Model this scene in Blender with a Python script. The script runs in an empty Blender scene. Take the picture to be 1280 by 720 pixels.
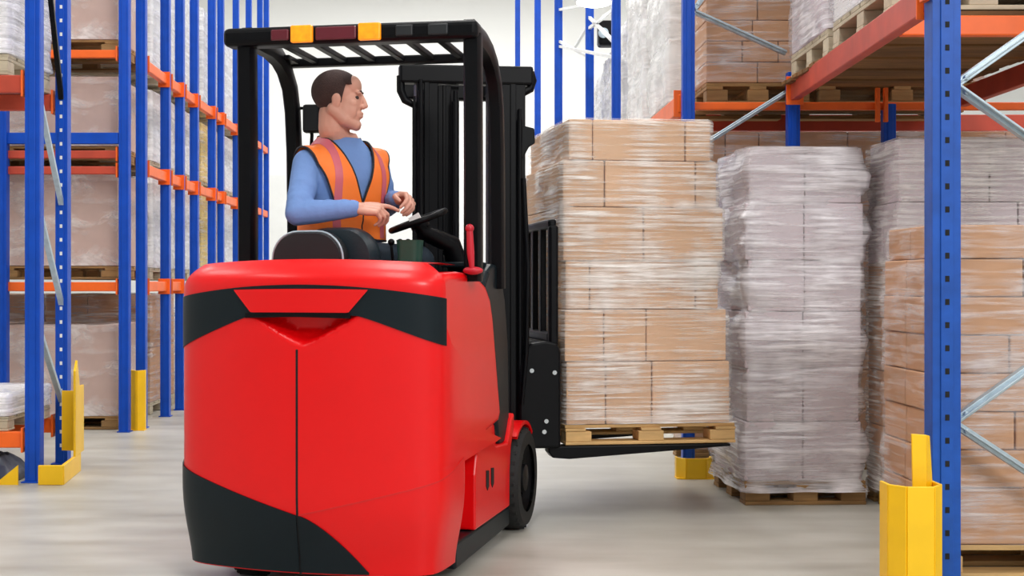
import bpy, bmesh, math, random
from mathutils import Vector, Matrix, noise
random.seed(7)
S = bpy.context.scene
COL = S.collection
PI = math.pi
def V(*a): return Vector(a)
# ---------------------------------------------------------------- mesh builder
class MB:
    def __init__(s): s.v=[]; s.f=[]; s.m=[]; s.T=None
    def add(s, vs, fs, mi=0):
        b=len(s.v)
        for p in vs:
            p=Vector(p); s.v.append(s.T@p if s.T else p)
        for f in fs: s.f.append([b+i for i in f]); s.m.append(mi)
    def box(s, c, d, rz=0, R=None, mi=0):
        x,y,z=[k/2 for k in d]; R=R or Matrix.Rotation(rz,3,'Z'); c=Vector(c)
        vs=[c+R@V(a*x,b*y,e*z) for e in(-1,1) for b in(-1,1) for a in(-1,1)]
        s.add(vs,[(0,2,3,1),(4,5,7,6),(0,1,5,4),(2,6,7,3),(0,4,6,2),(1,3,7,5)],mi); return s
    def bb(s, lo, hi, mi=0):
        return s.box([(a+b)/2 for a,b in zip(lo,hi)],[b-a for a,b in zip(lo,hi)],mi=mi)
    def bar(s, p0, p1, w, h, up=(0,0,1), mi=0):
        p0=Vector(p0);p1=Vector(p1);d=p1-p0;L=d.length;d.normalize();up=Vector(up)
        if abs(d.dot(up))>.98: up=V(0,1,0)
        r=d.cross(up).normalized();u=r.cross(d).normalized()
        R=Matrix((r,d,u)).transposed()
        return s.box((p0+p1)/2,(w,L,h),R=R,mi=mi)
    def tube(s, pts, r, n=10, mi=0, closed=False):
        pts=[Vector(p) for p in pts]; k=len(pts); vs=[]; N=None
        for i,p in enumerate(pts):
            if closed: t=pts[(i+1)%k]-pts[i-1]
            else: t=pts[min(i+1,k-1)]-pts[max(i-1,0)]
            t.normalize()
            if N is None:
                a=V(0,0,1) if abs(t.z)<.9 else V(1,0,0); N=t.cross(a).normalized()
            else:
                N=(N-t*N.dot(t)).normalized()
            B=t.cross(N); rr=r[i] if isinstance(r,(list,tuple)) else r
            vs+= [p+N*math.cos(2*PI*j/n)*rr+B*math.sin(2*PI*j/n)*rr for j in range(n)]
        fs=[]
        for i in range(k if closed else k-1):
            a=i*n;b=((i+1)%k)*n
            fs+=[(a+j,a+(j+1)%n,b+(j+1)%n,b+j) for j in range(n)]
        if not closed: fs+=[tuple(range(n-1,-1,-1)),tuple(range((k-1)*n,k*n))]
        s.add(vs,fs,mi); return s
    def cyl(s,p0,p1,r,r1=None,n=20,mi=0): return s.tube([p0,p1],[r,r if r1 is None else r1],n,mi)
    def prism(s, poly, f, a, b, mi=0):
        # poly: list of 2d; f(u,v,w)->3d, extruded w from a to b
        n=len(poly); vs=[f(u,v,a) for u,v in poly]+[f(u,v,b) for u,v in poly]
        fs=[tuple(range(n-1,-1,-1)),tuple(range(n,2*n))]+[(i,(i+1)%n,n+(i+1)%n,n+i) for i in range(n)]
        s.add(vs,fs,mi); return s
    def grid(s, rows, mi=0, wrap=False):
        m=len(rows[0]); vs=[p for r in rows for p in r]; fs=[]
        for i in range(len(rows)-1):
            for j in range(m if wrap else m-1):
                a=i*m+j;b=i*m+(j+1)%m; fs.append((a,b,b+m,a+m))
        s.add(vs,fs,mi); return s
    def ell(s, c, r, R=None, nu=20, nv=14, mi=0):
        c=Vector(c); R=R or Matrix.Identity(3); r=(r,r,r) if not isinstance(r,(tuple,list)) else r
        vs=[c+R@V(0,0,-r[2])]
        for i in range(1,nv):
            a=-PI/2+PI*i/nv
            vs+=[c+R@V(r[0]*math.cos(a)*math.cos(2*PI*j/nu),r[1]*math.cos(a)*math.sin(2*PI*j/nu),r[2]*math.sin(a)) for j in range(nu)]
        vs.append(c+R@V(0,0,r[2])); fs=[(0,1+(j+1)%nu,1+j) for j in range(nu)]
        for i in range(nv-2):
            a=1+i*nu;b=a+nu
            fs+=[(a+j,a+(j+1)%nu,b+(j+1)%nu,b+j) for j in range(nu)]
        t=len(vs)-1;a=1+(nv-2)*nu; fs+=[(a+j,a+(j+1)%nu,t) for j in range(nu)]
        s.add(vs,fs,mi); return s
    def caps(s, pts, rs, n=14):
        # capsule chain, closed overlapping pieces for remeshing
        pts=[Vector(p) for p in pts]
        for i,p in enumerate(pts): s.ell(p,rs[i],nu=n,nv=10)
        for i in range(len(pts)-1): s.cyl(pts[i],pts[i+1],rs[i],rs[i+1],n)
        return s
    def mesh(s,name,mats):
        me=bpy.data.meshes.new(name); me.from_pydata([tuple(v) for v in s.v],[],s.f)
        for m in mats: me.materials.append(m)
        if len(mats)>1: me.polygons.foreach_set('material_index',s.m)
        me.update(); return me
def smooth_mesh(me,ang):
    me.polygons.foreach_set('use_smooth',[True]*len(me.polygons))
    if ang<180:
        bm=bmesh.new();bm.from_mesh(me)
        for e in bm.edges:
            if len(e.link_faces)==2 and e.calc_face_angle(0)>math.radians(ang): e.smooth=False
        bm.to_mesh(me);bm.free()
def fixn(me):
    bm=bmesh.new();bm.from_mesh(me);bmesh.ops.recalc_face_normals(bm,faces=bm.faces);bm.to_mesh(me);bm.free()
def obj(name, mb, mat, parent=None, bevel=0, smooth=None, seg=2):
    mats=mat if isinstance(mat,(list,tuple)) else [mat]
    me=mb.mesh(name,mats) if isinstance(mb,MB) else mb
    if not isinstance(mb,MB):
        me.materials.clear()
        for m in mats: me.materials.append(m)
    fixn(me)
    if smooth: smooth_mesh(me,smooth)
    o=bpy.data.objects.new(name,me); COL.objects.link(o)
    if parent: o.parent=parent
    if bevel:
        b=o.modifiers.new('bevel','BEVEL'); b.width=bevel; b.segments=seg; b.limit_method='ANGLE'; b.angle_limit=math.radians(40)
    return o
def tag(o,label,cat,group=None,kind=None):
    if label:o['label']=label
    if cat:o['category']=cat
    if group:o['group']=group
    if kind:o['kind']=kind
    return o
def thing(name,label,cat,loc=(0,0,0),rz=0,group=None):
    o=bpy.data.objects.new(name,None); COL.objects.link(o); o.location=loc; o.rotation_euler=(0,0,rz)
    o.empty_display_size=.1
    return tag(o,label,cat,group)
def struct(name,mb,mat,**k):
    o=obj(name,mb,mat,**k); o['kind']='structure'; return o
# ---------------------------------------------------------------- materials
def lin(c):
    def g(x):
        x/=255; return x/12.92 if x<=.04045 else ((x+.055)/1.055)**2.4
    return (g(c[0]),g(c[1]),g(c[2]),1)
def nodes(name):
    m=bpy.data.materials.new(name); m.use_nodes=True; nt=m.node_tree
    return m,nt,nt.nodes['Principled BSDF']
def mat(name,c,rough=.5,metal=0,var=.08,scale=6,bump=0,bscale=60,coat=0,rand=0,stretch=None,emit=0,spec=None):
    m,nt,b=nodes(name); N=nt.nodes; L=nt.links
    b.inputs['Roughness'].default_value=rough; b.inputs['Metallic'].default_value=metal
    b.inputs['Coat Weight'].default_value=coat; b.inputs['Coat Roughness'].default_value=.12
    if spec is not None: b.inputs['Specular IOR Level'].default_value=spec
    tc=N.new('ShaderNodeTexCoord'); mp=N.new('ShaderNodeMapping'); L.new(tc.outputs['Object'],mp.inputs[0])
    if stretch: mp.inputs['Scale'].default_value=stretch
    nz=N.new('ShaderNodeTexNoise'); nz.inputs['Scale'].default_value=scale; nz.inputs['Detail'].default_value=5; L.new(mp.outputs[0],nz.inputs['Vector'])
    mr=N.new('ShaderNodeMapRange'); L.new(nz.outputs[0],mr.inputs[0]); mr.inputs[1].default_value=.3; mr.inputs[2].default_value=.7
    mr.inputs[3].default_value=1-var; mr.inputs[4].default_value=1+var
    src=mr.outputs[0]
    if rand:
        oi=N.new('ShaderNodeObjectInfo'); m2=N.new('ShaderNodeMapRange'); L.new(oi.outputs['Random'],m2.inputs[0]); m2.inputs[3].default_value=1-rand; m2.inputs[4].default_value=1+rand
        mm=N.new('ShaderNodeMath'); mm.operation='MULTIPLY'; L.new(src,mm.inputs[0]); L.new(m2.outputs[0],mm.inputs[1]); src=mm.outputs[0]
    hs=N.new('ShaderNodeHueSaturation'); hs.inputs['Color'].default_value=lin(c); L.new(src,hs.inputs['Value']); L.new(hs.outputs[0],b.inputs['Base Color'])
    if bump:
        n2=N.new('ShaderNodeTexNoise'); n2.inputs['Scale'].default_value=bscale; n2.inputs['Detail'].default_value=4; L.new(mp.outputs[0],n2.inputs['Vector'])
        bp=N.new('ShaderNodeBump'); bp.inputs['Strength'].default_value=bump; bp.inputs['Distance'].default_value=.01; L.new(n2.outputs[0],bp.inputs['Height']); L.new(bp.outputs[0],b.inputs['Normal'])
    if emit:
        b.inputs['Emission Color'].default_value=lin(c); b.inputs['Emission Strength'].default_value=emit
    return m
def wrap_mat(name,lo,hi,tint=(245,245,250),rough=.22,zs=26):
    """stretch film: clear plastic, its highlights painted in as milky white streaks"""
    m,nt,b=nodes(name); N=nt.nodes; L=nt.links
    b.inputs['Base Color'].default_value=lin(tint); b.inputs['Roughness'].default_value=rough
    b.inputs['Specular IOR Level'].default_value=.8
    tc=N.new('ShaderNodeTexCoord'); mp=N.new('ShaderNodeMapping'); mp.inputs['Scale'].default_value=(1.6,1.6,zs); L.new(tc.outputs['Object'],mp.inputs[0])
    n1=N.new('ShaderNodeTexNoise'); n1.inputs['Scale'].default_value=1.5; n1.inputs['Detail'].default_value=9; n1.inputs['Roughness'].default_value=.62; n1.inputs['Distortion'].default_value=.5; L.new(mp.outputs[0],n1.inputs['Vector'])
    n3=N.new('ShaderNodeTexNoise'); n3.inputs['Scale'].default_value=3.2; n3.inputs['Detail'].default_value=3; L.new(tc.outputs['Object'],n3.inputs['Vector'])
    ad=N.new('ShaderNodeMix'); ad.data_type='FLOAT'; ad.inputs[0].default_value=.42; L.new(n1.outputs[0],ad.inputs[2]); L.new(n3.outputs[0],ad.inputs[3])
    mr=N.new('ShaderNodeMapRange'); L.new(ad.outputs[0],mr.inputs[0]); mr.inputs[1].default_value=.45; mr.inputs[2].default_value=.61; mr.inputs[3].default_value=lo; mr.inputs[4].default_value=hi
    L.new(mr.outputs[0],b.inputs['Alpha'])  # opaque white streaks stand in for glints on the film
    bp=N.new('ShaderNodeBump'); bp.inputs['Strength'].default_value=.55; bp.inputs['Distance'].default_value=.02; L.new(n1.outputs[0],bp.inputs['Height']); L.new(bp.outputs[0],b.inputs['Normal'])
    return m
M={}
M['red']=mat('red_paint',(230,3,10),.34,var=.02,coat=.12,spec=.35)
M['red2']=mat('red_steel',(214,22,24),.4,var=.05)
M['char']=mat('charcoal_plastic',(13,25,31),.42,var=.08,spec=.22)
M['black']=mat('black_steel',(4,5,9),.42,var=.12,spec=.17)
M['black2']=mat('black_rubber',(20,21,22),.75,var=.15,bump=.2)
M['dseat']=mat('seat_vinyl',(27,42,50),.38,var=.08,bump=.15,bscale=150)
M['dseat2']=mat('seat_shell',(20,24,29),.5,var=.05)
M['chrome']=mat('bright_steel',(190,195,198),.25,metal=.9,var=.05)
M['galv']=mat('galvanised_steel',(176,192,202),.38,metal=.55,var=.12,scale=25)
M['blue']=mat('blue_paint',(6,74,186),.42,var=.1,scale=9,spec=.3)
M['blue2']=mat('blue_paint_worn',(20,80,172),.45,var=.16,scale=12,spec=.35)
M['orange']=mat('orange_paint',(246,104,22),.45,var=.1)
M['redbeam']=mat('red_orange_paint',(190,70,48),.5,var=.15)
M['yellow']=mat('yellow_paint',(252,200,12),.42,var=.05)
M['card']=mat('cardboard',(212,173,138),.78,var=.05,rand=.07,stretch=(1,1,8))
M['card2']=mat('brown_cardboard',(190,145,110),.78,var=.06,rand=.09,stretch=(1,1,8))
M['cardp']=mat('pale_cardboard',(196,170,160),.8,var=.06,rand=.06)
M['cardg']=mat('grey_cardboard',(208,196,202),.8,var=.07,rand=.08)
M['cardw']=mat('white_cardboard',(238,237,237),.8,var=.05,rand=.05)
M['cardy']=mat('yellow_board',(236,208,130),.8,var=.05,rand=.05)
M['wood']=mat('pallet_wood',(206,168,112),.75,var=.16,scale=5,stretch=(1,6,6),rand=.12,bump=.2)
M['wood2']=mat('old_pallet_wood',(150,116,72),.8,var=.25,scale=5,stretch=(1,6,6),rand=.15,bump=.2)
M['wood3']=mat('deck_timber',(124,88,48),.8,var=.3,scale=4,stretch=(1,6,6),rand=.25,bump=.2)
M['woodp']=mat('grey_pallet_wood',(196,184,160),.8,var=.15,scale=5,stretch=(1,6,6),rand=.1)
M['wrap']=wrap_mat('stretch_film',.08,.88,(255,253,250),.16,46)
M['wraph']=wrap_mat('thick_stretch_film',.22,.99,(252,250,255),.14,30)
M['wrapl']=wrap_mat('thin_stretch_film',.03,.5,zs=24)
M['wraps']=wrap_mat('smooth_film',-.08,.6,(250,248,246),.18,4)  # broad white glare patches painted into the film's opacity
M['wrapw']=wrap_mat('white_film',.45,.95,(255,255,255),.2,10)
M['skin']=mat('skin',(214,158,138),.55,var=.03)
M['hair']=mat('short_hair',(58,36,32),.8,var=.2,scale=80,bump=.5,bscale=300)
M['shirt']=mat('blue_shirt',(112,146,205),.8,var=.05,bump=.25,bscale=40)
M['vest']=mat('orange_vest',(255,128,44),.6,var=.04,bump=.2,bscale=30)
M['stripe']=mat('pink_tape',(206,96,110),.5,var=.04)
M['trim']=mat('dark_piping',(34,30,36),.7)
M['jeans']=mat('dark_trousers',(26,44,58),.8,var=.1)
M['shoe']=mat('shoe_leather',(28,26,26),.5)
M['eye']=mat('eye_dark',(46,36,34),.3)
M['amber']=mat('amber_lens',(255,150,20),.25,var=.25,scale=30,emit=.5)
M['maroon']=mat('maroon_lens',(96,26,40),.3)
M['green']=mat('green_plastic',(22,80,68),.45)
M['leverred']=mat('red_grip',(196,28,48),.4)
M['mirror']=mat('mirror_glass',(30,32,36),.1,metal=.6)
M['wallm']=mat('white_wall',(240,241,240),.85,var=.015,scale=.6)
M['wallg']=mat('pale_grey_wall',(228,230,230),.85,var=.02)
M['ceil']=mat('ceiling_metal',(205,208,210),.8,var=.03)
M['white']=mat('white_paint',(232,234,234),.5)
M['tarp']=mat('navy_sheet',(24,34,60),.45,var=.2)
M['dark']=mat('dark_hole',(8,9,12),.8)
M['lamp']=mat('lamp_glass',(255,255,250),.3,emit=12)
# concrete floor
def floor_mat():
    m,nt,b=nodes('polished_concrete'); N=nt.nodes; L=nt.links
    tc=N.new('ShaderNodeTexCoord')
    def nz(sc,st,d=6):
        mp=N.new('ShaderNodeMapping'); mp.inputs['Scale'].default_value=st; L.new(tc.outputs['Object'],mp.inputs[0])
        n=N.new('ShaderNodeTexNoise'); n.inputs['Scale'].default_value=sc; n.inputs['Detail'].default_value=d; L.new(mp.outputs[0],n.inputs['Vector']); return n
    a=nz(1.1,(1,1,1)); c=nz(3,(.5,1.6,1)); d=nz(90,(1,1,1),3)
    r=N.new('ShaderNodeValToRGB'); r.color_ramp.elements[0].color=lin((158,154,142)); r.color_ramp.elements[1].color=lin((196,194,186)); r.color_ramp.elements[0].position=.3; r.color_ramp.elements[1].position=.62
    mx=N.new('ShaderNodeMix'); mx.data_type='FLOAT'; mx.inputs[0].default_value=.5; L.new(a.outputs[0],mx.inputs[2]); L.new(c.outputs[0],mx.inputs[3])
    L.new(mx.outputs[0],r.inputs[0]); L.new(r.outputs[0],b.inputs['Base Color'])
    rr=N.new('ShaderNodeMapRange'); L.new(c.outputs[0],rr.inputs[0]); rr.inputs[3].default_value=.28; rr.inputs[4].default_value=.5; L.new(rr.outputs[0],b.inputs['Roughness'])
    bp=N.new('ShaderNodeBump'); bp.inputs['Strength'].default_value=.05; L.new(d.outputs[0],bp.inputs['Height']); L.new(bp.outputs[0],b.inputs['Normal'])
    return m
M['floor']=floor_mat()
# ---------------------------------------------------------------- camera  (eye 1.12 m above the floor at the origin, looking along +Y)
H=1.12; F=1700.; CX=575.; CY=355.
cam=bpy.data.cameras.new('camera'); co=bpy.data.objects.new('camera',cam); COL.objects.link(co)
co.location=(0,0,H); co.rotation_euler=(PI/2,0,0); cam.sensor_width=36; cam.lens=36*F/1280
cam.shift_x=(640-CX)/1280; cam.shift_y=(CY-360)/1280; S.camera=co
def X(px,d): return (px-CX)/F*d
def Z(py,d): return H-(py-CY)/F*d
# ---------------------------------------------------------------- room
struct('floor',MB().bb((-12,-8,-.1),(12,28,0)),M['floor'])
struct('ceiling',MB().bb((-12,-8,8.2),(12,28,8.3)),M['ceil'])
wb=MB().bb((-12,28,0),(12,28.2,8.2)); struct('wall_back',wb,M['wallm'])
struct('light_blocking_wall',MB().bb((-12,-8.2,0),(-.5,-8,8.2)),M['wallm'])  # unseen half wall added to block light, so more enters from the right
struct('wall_left',MB().bb((-12.2,-8,0),(-12,28.2,8.2)),M['wallm'])
struct('wall_right',MB().bb((12,-8,0),(12.2,28.2,8.2)),M['wallm'])
struct('baseboard_back',MB().bb((-11.9,27.9,0),(11.9,27.97,3.35)),M['wallg'])
# ---------------------------------------------------------------- pallets and wrapped loads
def pallet_parts(root,W,D,h,wood,holes=True):
    """stringer pallet: deck boards, blocks, bottom boards; local x 0..W, y 0..D, z 0..h"""
    t=h*.16
    m=MB(); n=max(5,int(D/.16))
    for i in range(n):
        y=D*(i+.5)/n; m.bb((0,y-D/n*.42,h-t),(W,y+D/n*.42,h))
    for k in range(3):
        x=[.0,W/2-.05,W-.10][k]; m.bb((x,0,h-2*t),(x+.10,D,h-t-.0005))
    top=obj('deck_boards',m,wood,root,bevel=.003)
    for i in range(3):
        for j in range(3):
            b=MB(); x=[.0,W/2-.065,W-.13][i]; y=[0,D/2-.06,D-.12][j]
            b.bb((x+.002,y+.002,t+.0005),(x+.128,y+.118,h-2*t-.0005)); obj('pallet_block',b,wood,root,bevel=.004)
    for j in range(3):
        y=[0,D/2-.06,D-.12][j]; obj('bottom_board',MB().bb((0,y,0),(W,y+.12,t)),wood,root,bevel=.003)
def wrap_mesh(prof,seed,amp=.006,step=.06,rad=.03,top=True):
    """film shell: prof = list of (z, x0,x1,y0,y1)"""
    rnd=random.Random(seed); m=MB(); rows=[]
    for (z,x0,x1,y0,y1) in prof:
        loop=[]
        def seg(a,b):
            n=max(2,int((Vector(b)-Vector(a)).length/step))
            for i in range(n): loop.append((a[0]+(b[0]-a[0])*i/n,a[1]+(b[1]-a[1])*i/n))
        r=rad
        nx=max(3,int((1.0)/step)); ny=nx
        def sd(ax,ay,bx,by,n):
            for i in range(n): loop.append((ax+(bx-ax)*i/n,ay+(by-ay)*i/n))
        sd(x0+r,y0,x1-r,y0,nx); sd(x1-r,y0,x1,y0+r,2); sd(x1,y0+r,x1,y1-r,ny); sd(x1,y1-r,x1-r,y1,2)
        sd(x1-r,y1,x0+r,y1,nx); sd(x0+r,y1,x0,y1-r,2); sd(x0,y1-r,x0,y0+r,ny); sd(x0,y0+r,x0+r,y0,2)
        cx=(x0+x1)/2; cy=(y0+y1)/2
        row=[]
        for (x,y) in loop:
            k=amp*noise.noise(V(x*5+seed,y*5,z*14))*1.8
            dx=x-cx;dy=y-cy;L=math.hypot(dx,dy) or 1
            row.append(V(x+dx/L*k,y+dy/L*k,z))
        rows.append(row)
    m.grid(rows,wrap=True)
    if top:
        p=rows[-1]; c=sum(p,V(0,0,0))/len(p); mid=[q.lerp(c,.35)+V(0,0,.012*noise.noise(q*6)) for q in p]; m.grid([p,mid],wrap=True)
        m.add(mid+[c],[(i,(i+1)%len(mid),len(mid)) for i in range(len(mid))])
    return m
def load(label,x,y,rz,layers,D,card,wrap,z=0,ph=.12,wood='wood',cat='pallet load',group=None,film='wrap',ny=2,seed=1,amp=.006,skirt=0,bulge=0,cols=None,name='wrapped_pallet_load',W=None,filmz=None,loose=None,full=True):
    """layers: list of (height, x0, x1, [splits 0..1]) from the bottom; front-left corner of the pallet at x,y,z"""
    t=thing(name,label,cat,(x,y,z),rz,group)
    W=W or max(l[2] for l in layers)
    pallet_parts(t,W,D,ph,M[wood])
    zz=ph+.001; rnd=random.Random(seed); prof=[(ph*.55 if skirt else ph+.004,0-.01-skirt,W+.01+skirt,-.01-skirt,D+.01+skirt)]
    g=.0025
    for li,(h,x0,x1,sp) in enumerate(layers):
        cuts=[0]+list(sp)+[1]
        for i in range(len(cuts)-1):
            a=x0+(x1-x0)*cuts[i]; b=x0+(x1-x0)*cuts[i+1]
            for j in range(ny):
                o1=rnd.uniform(-.004,.004) if j==0 else 0
                bx=MB().bb((a+g,.012+j*(D-.024)/ny+g+o1,zz+.0015),(b-g,.012+(j+1)*(D-.024)/ny-g,zz+h-.0015))
                c=card if not cols else cols[li]
                obj('carton',bx,M[c],t,bevel=.006)
        e=.012
        n=4
        for k in range(n+1):
            q=k/n; bl=bulge*math.sin(PI*q)-bulge*.35
            jit=rnd.uniform(-.003,.003)
            prof.append((zz+h*(.04+.92*q),x0-e-bl-jit,x1+e+bl+jit,.0-e*.6-bl-jit,D+e*.6+bl+jit))
        zz+=h
    zz+=.006; l=layers[-1]; prof.append((zz,l[1]-.004,l[2]+.004,.008,D-.008))
    if film:
        w=obj('stretch_wrap',wrap_mesh(prof,seed,amp),M[film],t,smooth=60)
    return t
# ------- load carried on the forks
A8=math.radians(8)
fx,fy,fz=X(707,6.5),6.5,Z(557,6.5)
k=6.55/F
def px2m(a,b): return (a-707)*k,(b-707)*k
lay=[]
for (y0,y1,a,b,sp) in ((533,455,708,920,[.24,.52]),(455,390,706,916,[.24,.5]),(390,330,707,905,[.16,.85]),(330,263,704,911,[.5]),(263,205,704,903,[.27,.86]),(205,154,711,895,[.17,.82])):
    p=px2m(a,b); lay.append(((y0-y1)*k*1.005,p[0],p[1],sp))
load('tall stack of brown cartons in clear stretch wrap, raised on the forks',fx,fy,A8,lay,.98,'card','wrap',z=fz+.001,ph=.095,wood='wood',seed=3,ny=2,W=.845,amp=.008)
# ------- silvery stack beside it
lay=[(.30,.0,.60,[.5]),(.27,.01,.59,[.5]),(.29,.0,.60,[.5]),(.26,.015,.60,[.5]),(.29,.0,.61,[.5]),(.28,.02,.60,[.5])]
load('tall floor stack in thick silvery wrap just past the raised brown load',X(932,6.87),6.88,math.radians(2),lay,.72,'cardg','wraph',ph=.12,wood='wood2',film='wraph',seed=5,amp=.02,skirt=.012,bulge=.026,W=.62)
# ------- brown/grey stack behind the near right one
lay=[(.28,0,.9,[.3,.6]),(.28,0,.9,[.4,.7]),(.27,0,.9,[.33,.66]),(.27,0,.9,[.5]),(.30,0,.9,[.33,.66]),(.31,.01,.9,[.5])]
load('floor stack with a cloudy grey wrapped top, behind the waist-high carton stack',2.13,6.62,0,lay,.5,'card2','wraph',ph=.12,wood='wood2',film='wrap',seed=8,amp=.014,skirt=.015,bulge=.012,cols=['card2','card2','card2','card2','cardg','cardg'])
# ------- near right stack
lay=[(.215,0,1.1,[.4,.62])]+[(.146,.0+.004*(i%2),1.1,[[.48,.75],[.3,.58,.9],[.42,.6],[.28,.66],[.45,.8],[.33,.64]][i%6]) for i in range(6)]+[(.13,.02,1.1,[.35,.7])]
load('waist-high stack of flat brown cartons right behind the nearest blue post',1.785,5.17,0,lay,.58,'card2','wrap',ph=.125,wood='wood',film='wrapl',seed=11,amp=.006)
# ---------------------------------------------------------------- right-hand racking
def post(mb,x,y,z0,z1,w=.1,dp=.08,holes=False,lip=True):
    """open C-section upright; slotted face towards the camera"""
    t=.012
    mb.bb((x-w/2,y-dp/2,z0),(x+w/2,y-dp/2+t,z1))
    mb.bb((x-w/2,y-dp/2+t,z0),(x-w/2+t,y+dp/2,z1)); mb.bb((x+w/2-t,y-dp/2+t,z0),(x+w/2,y+dp/2,z1))
    mb.bb((x-w*.22,y-dp/2-.006,z0),(x+w*.22,y-dp/2,z1))
    if holes:
        z=z0+.1
        while z<z1-.05:
            mb.bb((x-.008,y-dp/2-.0075,z),(x+.008,y-dp/2-.0055,z+.022),mi=1); z+=.085
    return mb
def base_plate(mb,x,y,w=.14): return mb.bb((x-w/2,y-w/2,0),(x+w/2,y+w/2,.008))
def zig(root,y,xa,xb,zs,r=.02,mt='galv'):
    """frame bracing: bars zig-zagging between two uprights"""
    for i in range(len(zs)-1):
        a=(xa,y,zs[i][0]) if zs[i][1]==0 else (xb,y,zs[i][0]); b=(xa,y,zs[i+1][0]) if zs[i+1][1]==0 else (xb,y,zs[i+1][0])
        m=MB(); d=(Vector(b)-Vector(a)).normalized()*.012
        A=Vector(a)+d;B=Vector(b)-d
        m.bar(A,B,.03,.036,up=(0,1,0)); m.bar(A+V(0,-.018,0),B+V(0,-.018,0),.006,.046,up=(0,1,0))
        for q in (A+d*3,B-d*3): m.cyl(q+V(0,-.03,0),q+V(0,.0,0),.011,n=8)
        obj('brace',m,M[mt],root,bevel=.003)
def beam(root,p0,p1,w=.05,h=.11,mt='orange',conn=True,name='beam',ct='orange'):
    b=obj(name,MB().bar(p0,p1,w,h),M[mt],root,bevel=.006)
    if conn:
        d=(Vector(p1)-Vector(p0)).normalized()
        for p,s in ((p0,1),(p1,-1)):
            p=Vector(p)+d*s*.012
            m=MB().bar(p-d*.006,p+d*.006,w+.05,h+.05)
            obj('beam_connector',m,M[ct],b,bevel=.003)
    return b
ND=5.05; NX=X(1178,ND); FD=7.98; FXL=X(860,FD); FXR=X(991,FD)
rk=thing('pallet_rack','blue and orange pallet rack with a timber deck over the floor stacks','rack',(NX,ND,0))
def L(x,y,z): return V(x-NX,y-ND,z)
m=MB(); post(m,0,0,.008,4.2,.104,.09,holes=True); base_plate(m,0,0)
obj('upright',m,[M['blue2'],M['dark']],rk,bevel=.004)
m=MB(); post(m,.98,0,.008,4.2,.104,.09); base_plate(m,.98,0); obj('upright',m,M['blue2'],rk,bevel=.004)
for xx in (FXL,FXR):
    m=MB(); p=L(xx,FD,0); post(m,p.x,p.y,.0,4.4 if xx==FXL else 2.36,.07,.07); obj('upright',m,M['blue'],rk,bevel=.004)
zig(rk,.02,.05,.93,[(.61,0),(1.235,1),(1.86,0),(2.48,1),(3.1,0),(3.7,1)])
zig(rk,.02,.05,.93,[(.6,0),(.02,1)])
q0=L(FXL+.03,FD,0);q1=L(FXR-.03,FD,0)
zig(rk,q0.y,q0.x,q1.x,[(3.5,1),(2.72,0),(2.47,1)])
zig(rk,q0.y,q0.x,q1.x,[(2.25,1),(1.9,0),(1.5,1),(1.05,0),(.6,1)])
DZ=2.215
beam(rk,L(NX-.02,ND+.07,DZ-.015),L(FXR-.005,FD-.06,DZ+.03),.05,.115,'redbeam')
obj('beam_hook',MB().box(L(NX-.062,ND,2.3),(.024,.07,.26)),M['orange'],rk,bevel=.003)
beam(rk,L(2.95,ND+.1,DZ),L(2.95,FD,DZ),.05,.11,'redbeam',conn=False)
beam(rk,L(NX+.08,5.78,DZ+.0),L(2.92,5.78,DZ+.0),.05,.085,'orange',conn=False)
# cross row at the back
beam(rk,L(FXL+.04,FD+.06,2.17),L(4.6,FD+.06,2.17),.05,.045,'orange',conn=False)
beam(rk,L(FXL+.04,9.05,2.19),L(4.6,9.05,2.19),.05,.11,'redbeam',conn=False)
beam(rk,L(FXL-.02,FD+.08,2.19),L(FXL-.02,12.2,2.19),.05,.11,'orange')
m=MB(); p=L(X(1097,FD+.1),FD+.1,0); post(m,p.x+.05,p.y-.045,.008,2.18,.07,.07); obj('upright',m,M['blue'],rk,bevel=.004)
obj('beam_hook',MB().box(L(X(1097,FD),FD-.0,2.17),(.024,.03,.2)),M['orange'],rk,bevel=.003)
obj('beam_hook',MB().box(L(X(1107,FD),FD+.0,2.17),(.024,.03,.2)),M['orange'],rk,bevel=.003)
m=MB()
for i in range(17):
    y=5.86+i*.125
    obj('deck_plank',MB().bb(L(NX+.09,y,DZ+.06+.004*(i%3)),L(2.92,y+.105,DZ+.082+.004*(i%3))),M['wood3'],rk,bevel=.003)
# guard of the near right post
def guard(label,x,y,w,h,tall,group=None,tw=.07,tx=.0,D=.12):
    t=thing('post_guard',label,'post guard',(x,y,0),0,group)
    th=.012; prof=[(-w/2,D),(-w/2,.0+.03),(-w/2+.045,-D*.25),(w/2-.045,-D*.25),(w/2,.03),(w/2,D)]
    m=MB()
    for i in range(len(prof)-1):
        a,b=V(*prof[i],0),V(*prof[i+1],0); mid=(a+b)/2
        m.bar(V(a.x,a.y,h/2),V(b.x,b.y,h/2),th,h-.001)
    obj('plate',m,M['yellow'],t,bevel=.002)
    if tall:
        m=MB().prism([(.005,0),(.051,0),(.051,tall),(-.003,tall+.004)],lambda u,v,w_:V(u,.055+w_,h*.5+v),0,.01)
        m.prism([(.051,0),(.096,0),(.092,tall*.4),(.071,tall-.006),(.051,tall)],lambda u,v,w_:V(u,.055+w_+(u-.051)*1.2,h*.5+v),0,.01)
        obj('back_plate',m,M['yellow'],t,bevel=.002)
    obj('foot_plate',MB().bb((-w/2-.01,-D*.3,0),(w/2+.01,D*.85,.006)),M['yellow'],t)
    return t
guard('yellow open-topped guard at the foot of the nearest slotted blue post',X(1147,4.83),4.83,.185,.405,.375,tx=.0)
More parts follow.
